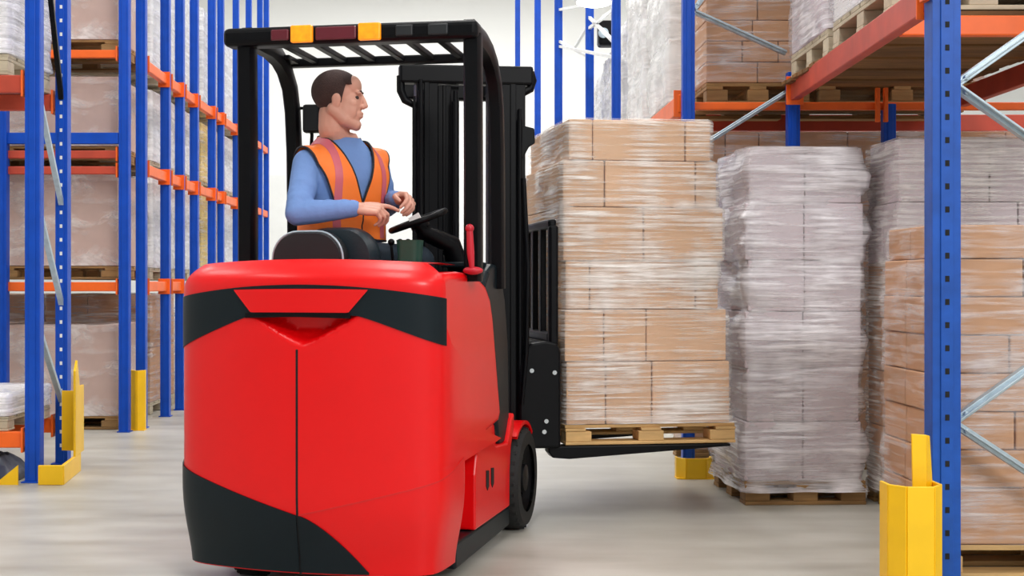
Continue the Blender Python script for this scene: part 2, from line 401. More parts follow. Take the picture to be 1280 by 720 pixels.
# ------- loads on the right deck
DT=DZ+.094
lay=[(.30,0,.8,[.5]),(.3,.0,.8,[.5]),(.3,0,.8,[.4])]
load('grey wrapped pallet load above the far end of the red side beam',1.90,7.02,-.02,lay,.86,'cardg','wraph',z=DT,ph=.13,wood='woodp',film='wraph',seed=21,amp=.015,bulge=.015)
load('wrapped pallet load above the near end of the red side beam',1.87,5.90,-.02,lay,1.0,'cardw','wraph',z=DT,ph=.13,wood='woodp',film='wraph',seed=22,amp=.012,bulge=.01)
load('pale wrapped pallet on the deck, above the orange cross bar',2.75,5.87,0,lay,1.0,'cardw','wraph',z=DT,ph=.13,wood='woodp',film='wraph',seed=27,amp=.012,bulge=.01)
z2=2.2
for i,(xx,w_) in enumerate(((1.40,.58),(2.04,.86),(2.98,.9))):
    load('brown carton stack on the floor under the orange bar, %s'%['behind the raised load','behind the silvery stack','behind the grey wrapped stack'][i],xx,8.2,0,[(.24,0,w_,[[.5],[.35,.7],[.45]][k_%3]) for k_ in range(8)],.75,'card2','wrapl',ph=.12,wood='wood2',film='wrapl',seed=200+i)
lay=[(.125,0,.62,[[.5],[.35,.7],[.45]][i%3]) for i in range(11)]
load('tall block of brown cartons on the orange bar behind the zigzag braces',1.475,8.14,0,lay,.84,'card2','wrapl',z=z2-.005,ph=.13,wood='wood2',film='wrapl',seed=23)
load('brown carton block on the orange bar, half hidden by the grey wrapped pallet',2.15,8.14,0,[(.125,0,1.,[[.5],[.35,.7],[.45]][i%3]) for i in range(11)],.84,'card2','wrapl',z=z2-.005,ph=.13,wood='wood2',film='wrapl',seed=24)
lay=[(.45,0,.9,[.5]),(.45,0,.9,[.4]),(.45,0,.9,[.5]),(.45,0,.9,[.5])]
load('white wrapped load just behind the braced block of brown cartons',1.45,9.45,0,lay,.95,'cardw','wraph',z=2.25,ph=.13,wood='woodp',film='wrapw',seed=25,amp=.02,bulge=.015)
load('white wrapped load second behind the braced block of brown cartons',1.45,10.62,0,lay,1.05,'cardw','wraph',z=2.25,ph=.13,wood='woodp',film='wrapw',seed=26,amp=.02,bulge=.015)
guard('small yellow guard around a thin blue post, below the raised pallet',X(868,7.86),7.82,.20,.12,0,D=.09)
# ---------------------------------------------------------------- far right racking
FR=thing('pallet_rack','distant run of slim blue posts with white cross braces behind the truck mast','rack',(X(770,12.6),12.6,0))
def G(x,y,z): return V(x-X(770,12.6),y-12.6,z)
pp=[(770,12.6,.08),(737,15.2,.09),(698,16.6,.095),(672,18.6,.085),(647,21.5,.08)]
for px,d,w in pp:
    m=MB(); p=G(X(px,d),d,0); post(m,p.x,p.y,.008,6.4,w,.08); base_plate(m,p.x,p.y); obj('upright',m,M['blue'],FR,bevel=.003)
def fp(px,py,d): return G(X(px,d),d,Z(py,d))
for a,b in (((770,10,12.64),(737,35,15.16)),((770,55,12.64),(737,22,15.16)),((770,72,12.64),(700,58,16.56)),((737,72,15.24),(700,52,16.56)),((737,5,15.24),(700,12,16.56)),((737,28,15.24),(718,60,15.9))):
    obj('brace',MB().bar(fp(*a),fp(*b),.03,.03),M['white'],FR)
for z in (1.2,2.45):
    for i in range(4):
        a,b=pp[i],pp[i+1]; obj('beam',MB().bar(G(X(a[0],a[1])+.08,a[1],z),G(X(b[0],b[1])+.08,b[1],z),.05,.1),M['woodp'],FR)
lay=[(.33,0,1.1,[.5]),(.33,0,1.1,[.5]),(.3,.02,1.08,[.5])]
FL=['beside the nearest slim post','beside the second slim post','beside the third slim post','by the far slim posts']
for i,(d) in enumerate((12.85,14.25,15.75,17.3)):
    for j,z in enumerate((1.26,2.51)):
        o_=FR; obj('deck_panel',MB().bb(G(X(770,12.6)+.02,d-.02,z-.03),G(X(770,12.6)+1.45,d+1.17,z-.004)),M['white'],FR)
        load('pale wrapped load, %s level of the distant rack, %s'%(['lower','upper'][j],FL[i]),X(770,12.6)+.1+.06*i,d,0,lay,1.15,'cardw','wraph',z=z,ph=.13,wood='woodp',film='wrapw',seed=40+i*3+j,amp=.02,bulge=.02,ny=1)
# lamp hanging + black floodlight
lx,ld=X(743,13.5),13.5
t=thing('pendant_lamp','glowing white high-bay lamp hanging above the distant slim blue posts','lamp',(lx,ld,Z(6,ld)))
prof=[(.02,.34),(.06,.32),(.09,.22),(.17,.06),(.185,.02),(.18,.02)]
m=MB(); m.grid([[V(r*math.cos(2*PI*j/28),r*math.sin(2*PI*j/28),z) for j in range(28)] for r,z in prof],wrap=True); obj('lamp_shade',m,M['white'],t,smooth=50)
obj('lens',MB().ell((0,0,.03),(.175,.175,.05)),M['lamp'],t,smooth=180)
obj('cord',MB().cyl((0,0,.3),(0,0,8.2-Z(6,ld)),.008,n=8),M['black'],t)
t=thing('floodlight','black boxy floodlight with a round grey lens fixed between slim blue posts','light',(X(755,14.6)+.035,14.6,Z(58,14.6)))
obj('housing',MB().bb((-.10,-.08,0),(.10,.12,.27)),M['black'],t,bevel=.03)
obj('lens',MB().cyl((-.05,-.095,.13),(-.05,-.07,.13),.055,n=24),M['galv'],t)
obj('bracket',MB().bar((.08,.02,.13),(.104,.02,.13),.03,.03),M['black'],t)
# ---------------------------------------------------------------- left racking
LD=7.7; LX=X(43,LD)
r1=thing('pallet_rack','near end of a dark blue rack standing in a yellow end guard','rack',(LX,LD,0))
r1y=.78
for (dx,dy,w) in ((0,0,.085),(X(79,LD+r1y)-LX,r1y,.075)):
    m=MB(); post(m,dx,dy,.008,4.2,w,.08,holes=dy>0); base_plate(m,dx,dy,.12); obj('upright',m,[M['blue'],M['white']],r1,bevel=.004)
dx1=X(79,LD+r1y)-LX
for dy in (0,r1y):
    m=MB(); post(m,-2.445,dy,.008,4.2,.08,.08); base_plate(m,-2.445,dy,.12); obj('upright',m,M['blue'],r1,bevel=.004)
for a,b in ((3.5,2.27),(2.25,1.62),(1.6,1.0),(.9,.4)):
    obj('brace',MB().bar((0,.04,a),(dx1,r1y-.04,b),.03,.03),M['galv'] if a<3 else M['black'],r1)
beam(r1,(-2.4,0,2.25),(-.045,0,2.25),.05,.10,'redbeam'); beam(r1,(-2.4,0,.24),(-.045,0,.24),.05,.09,'orange')
beam(r1,(-2.4,r1y,2.25),(dx1-.045,r1y,2.25),.05,.10,'redbeam'); beam(r1,(-2.4,r1y,.24),(dx1-.045,r1y,.24),.05,.09,'orange')
load('shiny white wrapped load on the upper beam of the near rack',LX-1.25,LD-.0,0,[(.35,0,1.1,[.5]),(.4,0,1.1,[.5]),(.4,0,1.1,[.5])],.8,'cardw','wraph',z=2.305,ph=.12,film='wraph',wood='woodp',seed=60,amp=.02)
load('low white wrapped stack on the bottom orange bar of the near rack',LX-1.2,LD+.0,0,[(.13,0,1.05,[.5])],.8,'cardw','wraph',z=.287,ph=.08,film='wraph',wood='woodp',seed=61)
t=thing('folded_sheet','crumpled dark navy sheet lying on the floor under the bottom orange bar','sheet',(LX-.42,LD+.15,0))
rows=[]
for i in range(15):
    rows.append([V(-.32+.64*j/18,-.2+.4*i/14,max(.004,(.13+.05*noise.noise(V(i*.7,j*.6,2)))*min(1,i/3,(14-i)/3,j/3,(18-j)/3))) for j in range(19)])
m=MB(); m.grid(rows); o=obj('sheet',m,M['tarp'],t,smooth=70); o.modifiers.new('solid','SOLIDIFY').thickness=.004
# yellow end guard, L-shaped
t=thing('end_guard','yellow low corner kerb with a tall upright plate round the near rack foot','guard',(LX,LD,0))
gx=X(105,LD+.55)-LX; gx0=X(78,LD-.12)-LX
m=MB().bar((gx0,-.12,.055),(gx,.45,.055),.02,.11); obj('side_kerb',m,M['yellow'],t,bevel=.004)
obj('front_kerb',MB().bar((gx0+.005,-.12,.055),(.06,-.12,.055),.02,.11),M['yellow'],t,bevel=.004)
obj('front_kerb',MB().prism([(-.19,0),(-.055,0),(-.055,.11)],lambda u,v,w:V(u,-.12+w,v),0,.012),M['yellow'],t)
pl=[(0,0),(.30,0),(.30,.40),(.15,.40),(.07,.56),(0,.50)]
dv=V(gx-gx0,.57,0).normalized()
o=V(gx0,-.12,0)+dv*.38
obj('tall_plate',MB().prism(pl,lambda u,v,w:o+V(dv.x*u,dv.y*u,.11+v)+V(-dv.y,dv.x,0)*(w-.01),0,.014),M['yellow'],t,bevel=.002)
obj('tall_plate',MB().bar(o+dv*.2+V(-.02,0,.30),o+dv*.2+V(-.11,.02,.30),.014,.36),M['yellow'],t,bevel=.002)
# long rack down the aisle
AX=-2.5
r2=thing('pallet_rack','long blue rack lining the aisle with orange beams at three levels','rack',(AX,10.3,0))
posts=[(156,10.3),(177,10.58),(207,11.5),(225,12.1),(243,12.8),(265,13.7),(276,14.2),(295,15.2),(311,16.1),(325,17.0),(333,17.6)]
PX=[]
for i,(px,d) in enumerate(posts):
    m=MB(); x=X(px,d)-AX; post(m,x,d-10.3,.008,5.2,.075 if i<6 else .065,.08,holes=False); base_plate(m,x,d-10.3,.1); obj('upright',m,M['blue'],r2,bevel=.003); PX.append((x,d-10.3))
m=MB(); post(m,-2.64,0,.008,5.2,.08,.08); base_plate(m,-2.64,0,.1); obj('upright',m,M['blue'],r2,bevel=.003)
m=MB(); post(m,X(5,10.3)-AX,-.03,.008,5.2,.08,.08); obj('upright',m,M['blue'],r2,bevel=.003)
LV=[1.10,2.02,2.84]
for z in LV:
    for i in range(1,len(PX)-1):
        a=V(PX[i][0],PX[i][1]+.045,z);b=V(PX[i+1][0],PX[i+1][1]-.045,z)
        if z<1.2 and i>2: continue
        beam(r2,a,b,.05,.08,'orange',conn=i<7)
xl=PX[0][0]
beam(r2,(-2.6,0,1.10),(xl-.04,0,1.10),.05,.07,'orange'); beam(r2,(-2.6,0,2.86),(xl-.04,0,2.86),.05,.06,'orange')
beam(r2,(-2.6,0,2.10),(xl-.04,0,2.10),.05,.06,'redbeam'); beam(r2,(-2.6,0,1.98),(xl-.04,0,1.98),.05,.06,'redbeam')
obj('tie_bar',MB().bar((-2.6,-.02,2.22),(xl-.04,-.02,2.22),.05,.085),M['blue'],r2,bevel=.004)
for px,d,lb in ((173,10.45,'yellow guard at the foot of the first posts of the long aisle rack'),(231,12.25,'small yellow guard beside the red truck, further down the long aisle rack')):
    guard(lb,X(px,d)+.0,d-.05,.10,.46,0,D=.07)
dl=[10.42,11.6,12.75,13.9,15.05,16.2,17.3]
nm=['first','second','third','fourth','fifth','sixth','last']
lvn=['on the floor','on the lowest level','on the middle level','on the top level']
for j,z in enumerate([0]+[v+.055 for v in LV]):
    for i,d in enumerate(dl):
        if j==0 and i>3: continue
        hh=[.70,.78,.60,.95][j]; hh=hh*(1 if i else [1,.92,.90,1][j])
        lay=[(hh,0,.9,[])]
        xr=X([156,190,215,235,255,272,287][i] if i else 150,d)
        xr=AX-.13-(.02 if i else 0)
        c='cardp' if i==0 else ('cardy' if (i==3 and j in(1,2)) else 'cardw')
        if j==0 and i==1: c='card2'; lay=[(.47,0,.9,[.5]),(.46,0,.9,[.4])]
        load('%s %s of the long aisle rack, %s in line'%('wrapped pinkish load' if i==0 else ('pale yellow load' if c=='cardy' else 'brown carton load' if c=='card2' else 'white wrapped load'),lvn[j],nm[i]),xr-.9,d+.03,0,lay,1.0 if i else .98,c,'wrap',z=z+.002,ph=.10,film='wrapl' if c in('cardy','card2') else 'wraps' if i==0 else 'wrapw',wood='wood2' if i==0 else 'woodp',seed=70+i*5+j,amp=.008,ny=1)
# second column of pinkish loads at the far left edge
for j,z in enumerate([0]+[v+.055 for v in LV]):
    hh=[.70,.72,.54,.95][j]
    load('wrapped pinkish load %s, seen through the near rack'%lvn[j],AX-.13-.9-1.0,10.45,0,[(hh,0,.9,[])],.98,'cardp','wrap',z=z+.002,ph=.10,film='wraps',wood='wood2',seed=130+j,amp=.008,ny=1)
load('brown carton stack behind the wrapped pinkish floor load, seen through the near rack',AX-.15-.9-1.0,11.63,0,[(.47,0,.9,[.5]),(.46,0,.9,[.4])],1.0,'card2','wrap',z=.002,ph=.10,film='wrapl',wood='wood2',seed=150,ny=1)
# ---------------------------------------------------------------- forklift (local x = its right, y = forward, z = up; origin on the floor under its tail)
TH=math.radians(-15); TX,TY=-.55,4.95
TM=Matrix.Translation(V(TX,TY,0))@Matrix.Rotation(TH,4,'Z'); TI=TM.inverted()
def W2T(x,y,z): return TI@V(x,y,z)
fk=thing('forklift','red counterbalance forklift with black overhead guard and forks turned sideways under a load','forklift',(TX,TY,0),TH)
half=[(1.08*a_,b_) for a_,b_ in [(0,-.062),(.08,-.059),(.16,-.051),(.24,-.037),(.32,-.017),(.385,.005),(.432,.032),(.462,.066),(.477,.115),(.484,.18),(.487,.30),(.487,.45),(.487,.62),(.487,.80),(.487,1.0)]]
def cr(P,t):
    n=len(P)-1; i=min(int(t),n-1); f=t-i
    p0=P[max(i-1,0)] if i>0 else (-P[1][0],P[1][1]); p1=P[i];p2=P[i+1];p3=P[min(i+2,n)]
    return tuple(.5*((2*b)+(c-a)*f+(2*a-5*b+4*c-d)*f*f+(3*b-a-3*c+d)*f**3) for a,b,c,d in zip(p0,p1,p2,p3))
AT=[];_p=None;_l=0
for i in range(521):
    q=cr(half,i/520*(len(half)-1)); 
    if _p: _l+=math.hypot(q[0]-_p[0],q[1]-_p[1])
    AT.append((_l,q)); _p=q
def plan(a):
    s=1 if a>=0 else -1; a=abs(a); lo,hi=0,520
    while hi-lo>1:
        k=(lo+hi)//2
        if AT[k][0]<=a: lo=k
        else: hi=k
    l0,p=AT[lo];l1,q=AT[hi]; f=(a-l0)/max(l1-l0,1e-9); f=min(max(f,0),1)
    r=p[0]+(q[0]-p[0])*f; y=p[1]+(q[1]-p[1])*f
    dx,dy=q[0]-p[0],q[1]-p[1]; n=math.hypot(dx,dy) or 1
    return V((1 if s>0 else 1.018)*s*r-.022,y,0),V(s*dy/n,-dx/n,0)
def a_of_s(s):
    for l,q in AT:
        if q[0]>.3 and q[1]>=s: return l
    return AT[-1][0]
def a_of_r(r):
    for l,q in AT:
        if q[0]>=abs(r): return l if r>=0 else -l
    return .55
def sst(a,b,x): 
    t=min(max((x-a)/(b-a),0),1); return t*t*(3-2*t)
def inset(z):
    e=.038*(1-sst(.05,.40,z))**1.5
    if z>1.10: e+=.075*((z-1.10)/.095)**2.2
    return e
def recess(r,z):
    h=1.004-z
    if h<-.02 or z<.885: return 0
    w=.205*(z-.884)/.12+.0
    return .085*sst(0,.06,w-abs(r))*sst(-.03,.0,h)*sst(.884,.96,z)
def shell(a,z,off=0):
    p,n=plan(a); arch=.016*(1-(p.x/.49)**2)
    k=off-inset(z)-recess(p.x,z)
    q=p+n*k; zz=z+(arch*sst(.95,1.15,z)); return V(q.x,q.y,zz)
def s_cut(z):
    P=[(0,.31),(.46,.31),(.47,.93),(.53,.65),(.66,.49),(.80,.36),(.90,.15),(.97,.10),(1.3,.10)]
    for (z0,s0),(z1,s1) in zip(P,P[1:]):
        if z0<=z<=z1: return s0+(s1-s0)*(z-z0)/(z1-z0)
    return .1
zs=[.07+.012*i for i in range(34)]+[.468,.474]+[.485+.012*i for i in range(52)]+[1.11,1.12,1.13,1.14,1.15,1.16,1.168,1.175,1.181,1.186,1.19,1.193,1.195]
zs=sorted(set(round(z,4) for z in zs)); zs=[z for z in zs if z<=1.1951]
rows=[]
AF=.50
for z in zs:
    am=a_of_s(s_cut(z)); cs=[AF*i/60 for i in range(61)]+[AF+(am-AF)*i/26 for i in range(1,27)]; rw=[shell(a,z) for a in [-c for c in cs[:0:-1]]+cs]; rows.append([V(rw[0].x+.03,rw[0].y+.004,rw[0].z),V(rw[0].x+.006,rw[0].y+.006,rw[0].z)]+rw+[V(rw[-1].x-.006,rw[-1].y+.006,rw[-1].z),V(rw[-1].x-.05,rw[-1].y+.004,rw[-1].z)])
m=MB(); m.grid(rows)
top=rows[-1]; back=[V(p.x*.99,.52,1.195) for p in top]
mid=[p.lerp(b,.5)+V(0,0,.004) for p,b in zip(top,back)]
m.grid([top,mid,back])
cw=obj('counterweight',m,M['red'],fk,smooth=50)
def panel(name,a0,a1,zl,zh,mt,off=.006,n=70,nz=8,parent=None,edge=True,smooth=50):
    m=MB(); rws=[]
    for j in range(nz+1):
        row=[]
        for i in range(n+1):
            a=a0+(a1-a0)*i/n; l,h=zl(a),zh(a); z=l+(h-l)*j/nz
            p,nn=plan(a); q=p+nn*(off-inset(z)); arch=.016*(1-(p.x/.49)**2)*sst(.95,1.15,z); row.append(V(q.x,q.y,z+arch))
        rws.append(row)
    m.grid(rws)
    # rim turned in to the body
    loop=rws[0]+[r[-1] for r in rws[1:]]+rws[-1][-2::-1]+[r[0] for r in rws[-2:0:-1]]
    c=[V(p.x*.985,p.y+.018,p.z) for p in loop]; m.grid([loop,c],wrap=True)
    return obj(name,m,mt,parent or fk,smooth=smooth)
AE=a_of_s(.10)
R=lambda a: plan(a)[0].x
def band_lo(a):
    r=abs(R(a)); return 1.004 if r<.20 else 1.004-.105*((r-.20)/.287)**1.15-max(0,(abs(a)-.5))*.03
def band_hi(a): return 1.104-.035*(abs(a)/.55)**2
panel('rear_band',-AE,AE,band_lo,band_hi,M['char'],off=.004,n=120)
hp=panel('handle_panel',-.245,.262,lambda a:max(1.014,1.014+(abs(a-.0085)-.185)/.07*.075),lambda a:1.09,M['red'],off=.012,n=60)
panel('grip_lip',-.2,.2,lambda a:.999-.004*(abs(a)/.2),lambda a:1.012,M['black'],off=.009,n=40,nz=2,parent=hp)
sk=lambda a:.445-(.445-.285)*(1-abs(a)/.62)
A4=a_of_s(.30)
panel('lower_skirt',-A4,-.004,lambda a:.075,lambda a:.285+.175*min(1,abs(a)/.60),M['char'],off=.006,n=60)
panel('lower_skirt',.004,.262,lambda a:.075,lambda a:max(.082,.285-.205*(a/.262)**1.45),M['char'],off=.006,n=40)
panel('seam',-.004,.004,lambda a:.07,lambda a:.884,M['dark'],off=.0015,n=4,nz=50)
panel('seam',.004,A4-.005,lambda a:.285+.185*(a/A4)-.003,lambda a:.285+.185*(a/A4)+.0025,M['red2'],off=.002,n=60,nz=1)
# side cowls
cp=[(.085,.47),(.085,1.13),(.2,1.16),(.45,1.168),(.66,1.155),(.80,1.118),(.885,1.06),(.93,.98),(1.07,.56),(1.04,.53),(.8,.505),(.62,.49)]
for sg in (1,-1):
    rws=[]
    for (r,sc) in ((.365,1.),(.43,1.),(.455,.988),(.466,.96),(.468,.93)):
        cx,cz=.5,.8; rws.append([V(sg*r,cx+(s-cx)*sc,cz+(z-cz)*sc) for s,z in cp])
    m=MB(); m.grid(rws,wrap=True); m.add(rws[-1],[tuple(range(len(cp)))]); m.add(rws[0],[tuple(range(len(cp)))])
    obj('side_cowl',m,M['red'],fk,bevel=.008,smooth=45)
# chassis
ch=obj('chassis',MB().bb((-.39,.12,.13),(.39,1.62,.50)),M['red2'],fk,bevel=.02)
sp=[(.60,.14),(.60,.36),(.63,.44),(.68,.475),(.80,.50),(.96,.435),(1.17,.425),(1.215,.47),(1.25,.52),(1.30,.545),(1.30,.48),(1.24,.40),(1.215,.30),(1.21,.14)]
for sg in (1,-1):
    obj('chassis_ledge',MB().bb((min(0,sg*.44),.62,.14),(max(0,sg*.44),1.20,.52)),M['red'],ch,bevel=.01)
    obj('chassis_side',MB().prism(sp,lambda u,v,w:V(w,u,v),sg*.385,sg*.472),M['red'],ch,bevel=.008)
    m=MB()
    for y in (.80,.885): m.prism([(y-.026,.355),(y+.022,.35),(y+.022,.285),(y-.004,.27),(y-.026,.29)],lambda u,v,w:V(w,u,v),sg*.471,sg*.4745)
    obj('vent_slot',m,M['dark'],ch)
    obj('sill_skirt',MB().prism([(.34,.035),(.34,.135),(1.25,.138),(1.25,.05)],lambda u,v,w:V(w,u,v),sg*.36,sg*.462),M['char'],ch,bevel=.01)
    m=MB(); n=14
    for i in range(n):
        a0=math.radians(52+80*i/n);a1=math.radians(52+80*(i+1)/n)
        f=lambda a,r:(1.46+math.cos(PI-a)*r,.232+math.sin(a)*r)
        m.prism([f(a0,.245),f(a1,.245),f(a1,.262),f(a0,.262)],lambda u,v,w:V(w,u,v),sg*.36,sg*.485)
    obj('mudguard',m,M['red'],ch)
obj('cab_floor',MB().bb((-.38,.55,.66),(.38,1.25,.70)),M['black'],fk)
obj('hood',MB().bb((-.30,.50,.50),(.30,.62,1.0)),M['black'],fk,bevel=.02)
# wheels
def wheel(name,x,y,r,w,sg,parent):
    t=MB(); pr=[(-w/2,r*.66),(-w/2,r*.9),(-w/2+.02,r*.985),(-w/4,r),(w/4,r),(w/2-.02,r*.985),(w/2,r*.9),(w/2,r*.66)]
    t.grid([[V(x+a,y+b*math.cos(2*PI*j/40),r+b*math.sin(2*PI*j/40)) for j in range(40)] for a,b in pr],wrap=True)
    for i in range(30):
        a=2*PI*i/30; t.box((x,y+math.cos(a)*(r-.004),r+math.sin(a)*(r-.004)),(w*.8,.014,.006),R=Matrix.Rotation(a-PI/2,3,'X'))
    ty=obj(name,t,M['black2'],parent,smooth=40)
    h=MB(); ph=[(w/2-.015,r*.68),(w/2-.03,r*.6),(w/2-.05,r*.5),(w/2-.05,r*.3),(w/2-.01,r*.26),(w/2-.005,.001)]
    h.grid([[V(x+sg*a,y+b*math.cos(2*PI*j/32),r+b*math.sin(2*PI*j/32)) for j in range(32)] for a,b in ph],wrap=True)
    for i in range(6):
        a=2*PI*i/6; c=V(x+sg*(w/2-.05),y+math.cos(a)*r*.42,r+math.sin(a)*r*.42); h.cyl(c,c+V(sg*.015,0,0),.011,n=6)
    obj('wheel_hub',h,M['black'],ty,smooth=40)
for sg in (1,-1):
    wheel('front_wheel',sg*.435,1.46,.232,.13,sg,fk); wheel('rear_wheel',sg*.30,.22,.15,.12,sg,fk)
# front console
cpf=[(.80,.66),(.80,1.10),(.90,1.175),(1.0,1.205),(1.10,1.20),(1.20,1.05),(1.26,.85),(1.28,.52),(1.28,.42),(1.08,.42),(1.02,.6)]
m=MB().prism(cpf,lambda u,v,w:V(w,u,v),.275,.455); con=obj('front_console',m,M['char'],fk,bevel=.015)
obj('front_console',MB().prism(cpf,lambda u,v,w:V(w,u,v),-.455,-.33),M['char'],fk,bevel=.015)
obj('dash_panel',MB().bb((.26,.84,1.19),(.42,1.0,1.212)),M['char'],con,bevel=.006)
obj('front_bulkhead',MB().bb((-.40,1.22,.42),(.40,1.34,.95)),M['black'],fk,bevel=.02)
p=W2T(-.20,5.44,0); q=MB(); rws=[]
for (rr,z) in ((.001,1.185),(.043,1.185),(.05,1.29),(.052,1.295),(.046,1.295),(.04,1.20),(.001,1.20)):
    rws.append([V(p.x+rr*math.copysign(abs(math.cos(2*PI*j/32))**.6,math.cos(2*PI*j/32)),p.y+rr*math.copysign(abs(math.sin(2*PI*j/32))**.6,math.sin(2*PI*j/32)),z) for j in range(32)])
q.grid(rws,wrap=True); obj('cup_bin',q,M['green'],fk,smooth=40)
# overhead guard
G0=MB(); 
def rr_bar(mb,y0,y1,x0,x1,z0,z1): mb.bb((x0,y0,z0),(x1,y1,z1))
gd=obj('overhead_guard',MB().bb((-.545,.42,2.073),(.495,.53,2.147)),M['black'],fk,bevel=.022,seg=3)
def pil(pts,w,d,name='pillar'):
    m=MB(); pts=[Vector(p) for p in pts]; rws=[]
    for i,p in enumerate(pts):
        t=(pts[min(i+1,len(pts)-1)]-pts[max(i-1,0)]).normalized(); r=V(1,0,0); u=r.cross(t).normalized()
        rws.append([p+r*a*w/2+u*b*d/2 for a,b in ((-1,-.6),(-.7,-1),(.7,-1),(1,-.6),(1,.6),(.7,1),(-.7,1),(-1,.6))])
    m.grid(rws,wrap=True); m.add(rws[0],[tuple(range(8))]); m.add(rws[-1],[tuple(range(8))])
    return obj(name,m,M['black'],gd,smooth=35)
for sg in (-1,1):
    pil([(sg*.465,.50,1.13),(sg*.465,.50,1.6),(sg*.465,.49,2.10)],.068,.085)
    pil([(sg*.455+.018*0,.46,2.115),(sg*.455,.72,2.113),(sg*.455,.84,2.095),(sg*.455+.006,.92,2.05),(sg*.455+.012,.975,1.98),(sg*.455+.015,1.005,1.88),(sg*.455+.018,1.02,1.7),(sg*.455+.018,1.04,1.1)],.06,.075)
obj('front_crossbar',MB().bb((-.455,.98,2.075),(.455,1.03,2.112)),M['black'],gd,bevel=.008)
obj('front_crossbar',MB().bb((-.44,.84,2.085),(-.40,1.0,2.105)),M['black'],gd,bevel=.004)
obj('front_crossbar',MB().bb((.40,.84,2.085),(.44,1.0,2.105)),M['black'],gd,bevel=.004)
for r in (-.33,-.20,-.07,.06,.19,.32):
    obj('slat',MB().bar((r-.01,.5,2.103),(r+.0,1.0,2.098),.03,.024),M['black'],gd,bevel=.004)
for r0,r1,mt,nm_,dz in ((-.255,-.165,'amber','beacon_light',.034),(.022,.112,'amber','beacon_light',.034),(-.155,.012,'maroon','rear_lens',.026),(-.34,-.265,'maroon','rear_lens',.022),(.17,.24,'dseat2','rear_lens',.022),(.30,.38,'dseat2','rear_lens',.022)):
    obj(nm_,MB().bb((r0,.402 if mt=='amber' else .412,2.11-dz),(r1,.425,2.11+dz)),M[mt],gd,bevel=.006)
gd.rotation_euler=(0,0,math.radians(4)); gd.location=V(0,.75,0)-Matrix.Rotation(math.radians(4),3,'Z')@V(0,.75,0)
mr=obj('mirror',MB().box((-.375,1.0,1.85),(.08,.05,.125),rz=.2),M['black'],fk,bevel=.012)
obj('mirror_arm',MB().tube([(-.44,1.01,1.9),(-.40,1.01,1.9),(-.38,1.01,1.78),(-.385,1.01,1.70),(-.44,1.01,1.66)],.008),M['black'],mr)
obj('mirror_glass',MB().box((-.371,.972,1.85),(.066,.004,.11),rz=.2),M['mirror'],mr)
m=MB().tube([(.498,.445,1.18),(.494,.44,1.24),(.490,.44,1.33)],[.010,.015,.013],n=12); m.ell((.490,.44,1.335),.017); m.ell((.498,.46,1.172),(.04,.03,.016))
obj('grip_handle',m,M['leverred'],fk,smooth=50)
# seat
def rrect(w,z0,z1,rad,n=8):
    pts=[]
    for cx,cz,a0 in ((w/2-rad,z1-rad,0),(-w/2+rad,z1-rad,90)):
        for i in range(n+1):
            a=math.radians(a0+90*i/n); pts.append((cx+rad*math.cos(a),cz+rad*math.sin(a)))
    return pts+[(-w/2,z0),(w/2,z0)]
se=obj('seat',MB().bb((-.36,.60,.92),(.075,.98,1.098)),M['dseat'],fk,bevel=.05,seg=4)
def cushion(name,cx,cy,w,z0,z1,rad,t,mt,tilt=0,par=None,rz=0):
    o=rrect(w,z0,z1,rad); m=MB(); Rz=Matrix.Rotation(rz,3,'Z'); rws=[]
    for k,(e,y) in enumerate(((.06,0),(.02,.012),(0,.04),(0,t-.04),(.02,t-.012),(.07,t))):
        sc=1-e*1.2; rws.append([V(cx,cy,0)+Rz@V(u*sc,y+tilt*(v-z0)+ (-.012*math.cos(u/w*2.6) if k==0 else 0),z0+(v-z0)*(1-e*.5)) for u,v in o])
    m.grid(rws,wrap=True); m.add(rws[0],[tuple(range(len(o)))]); m.add(rws[-1],[tuple(range(len(o)))])
    return obj(name,m,mt,par or fk,smooth=60)
sb=cushion('seat_back',-.165,.40,.305,.93,1.332,.11,.09,M['dseat2'],par=fk,rz=.0)
o=rrect(.296,.93,1.328,.108); obj('piping',MB().tube([V(-.165+u,.408,v) for u,v in o],.005,n=8,closed=True),M['galv'],sb)
cushion('seat_bolster',-.085,.492,.34,  .95,1.348,.12,.10,M['dseat'],par=sb,rz=-.1)
obj('armrest',MB().bb((-.44,.60,1.15),(-.36,.85,1.21)),M['dseat2'],se,bevel=.025,seg=3)
# steering
c=W2T(-.175,5.70,1.385); ax=(W2T(-.30,5.67,1.72)-c).normalized(); u=ax.cross(V(0,0,1)).normalized(); v=ax.cross(u)
m=MB().tube([c+u*math.cos(2*PI*i/28)*.12+v*math.sin(2*PI*i/28)*.12 for i in range(28)],.013,n=10,closed=True)
for i in range(3):
    a=2*PI*i/3+.5; m.bar(c-ax*.02,c+u*math.cos(a)*.12+v*math.sin(a)*.12,.03,.012,up=ax)
m.cyl(c-ax*.03,c+ax*.01,.04)
sw=obj('steering_wheel',m,M['black'],fk,smooth=40)
obj('steering_column',MB().tube([c-ax*.02,c-ax*.05,W2T(-.04,5.78,1.29),W2T(.04,5.87,1.05)],[.03,.035,.045,.06]),M['black'],sw,smooth=40)
k=W2T(-.185,5.585,1.388); obj('white_plate',MB().box(k,(.05,.006,.03),R=Matrix.Rotation(-.5,3,'Y')),M['white'],sw)  # small white plate below the hands
for i,px in enumerate((492,503,513)):
    p=W2T(X(px,5.53),5.53,1.18); obj('hydraulic_lever',MB().tube([p,p+V(-.01,.0,.1)],.006,n=8).ell(p+V(-.01,0,.11),.014),M['black'],fk,smooth=60)
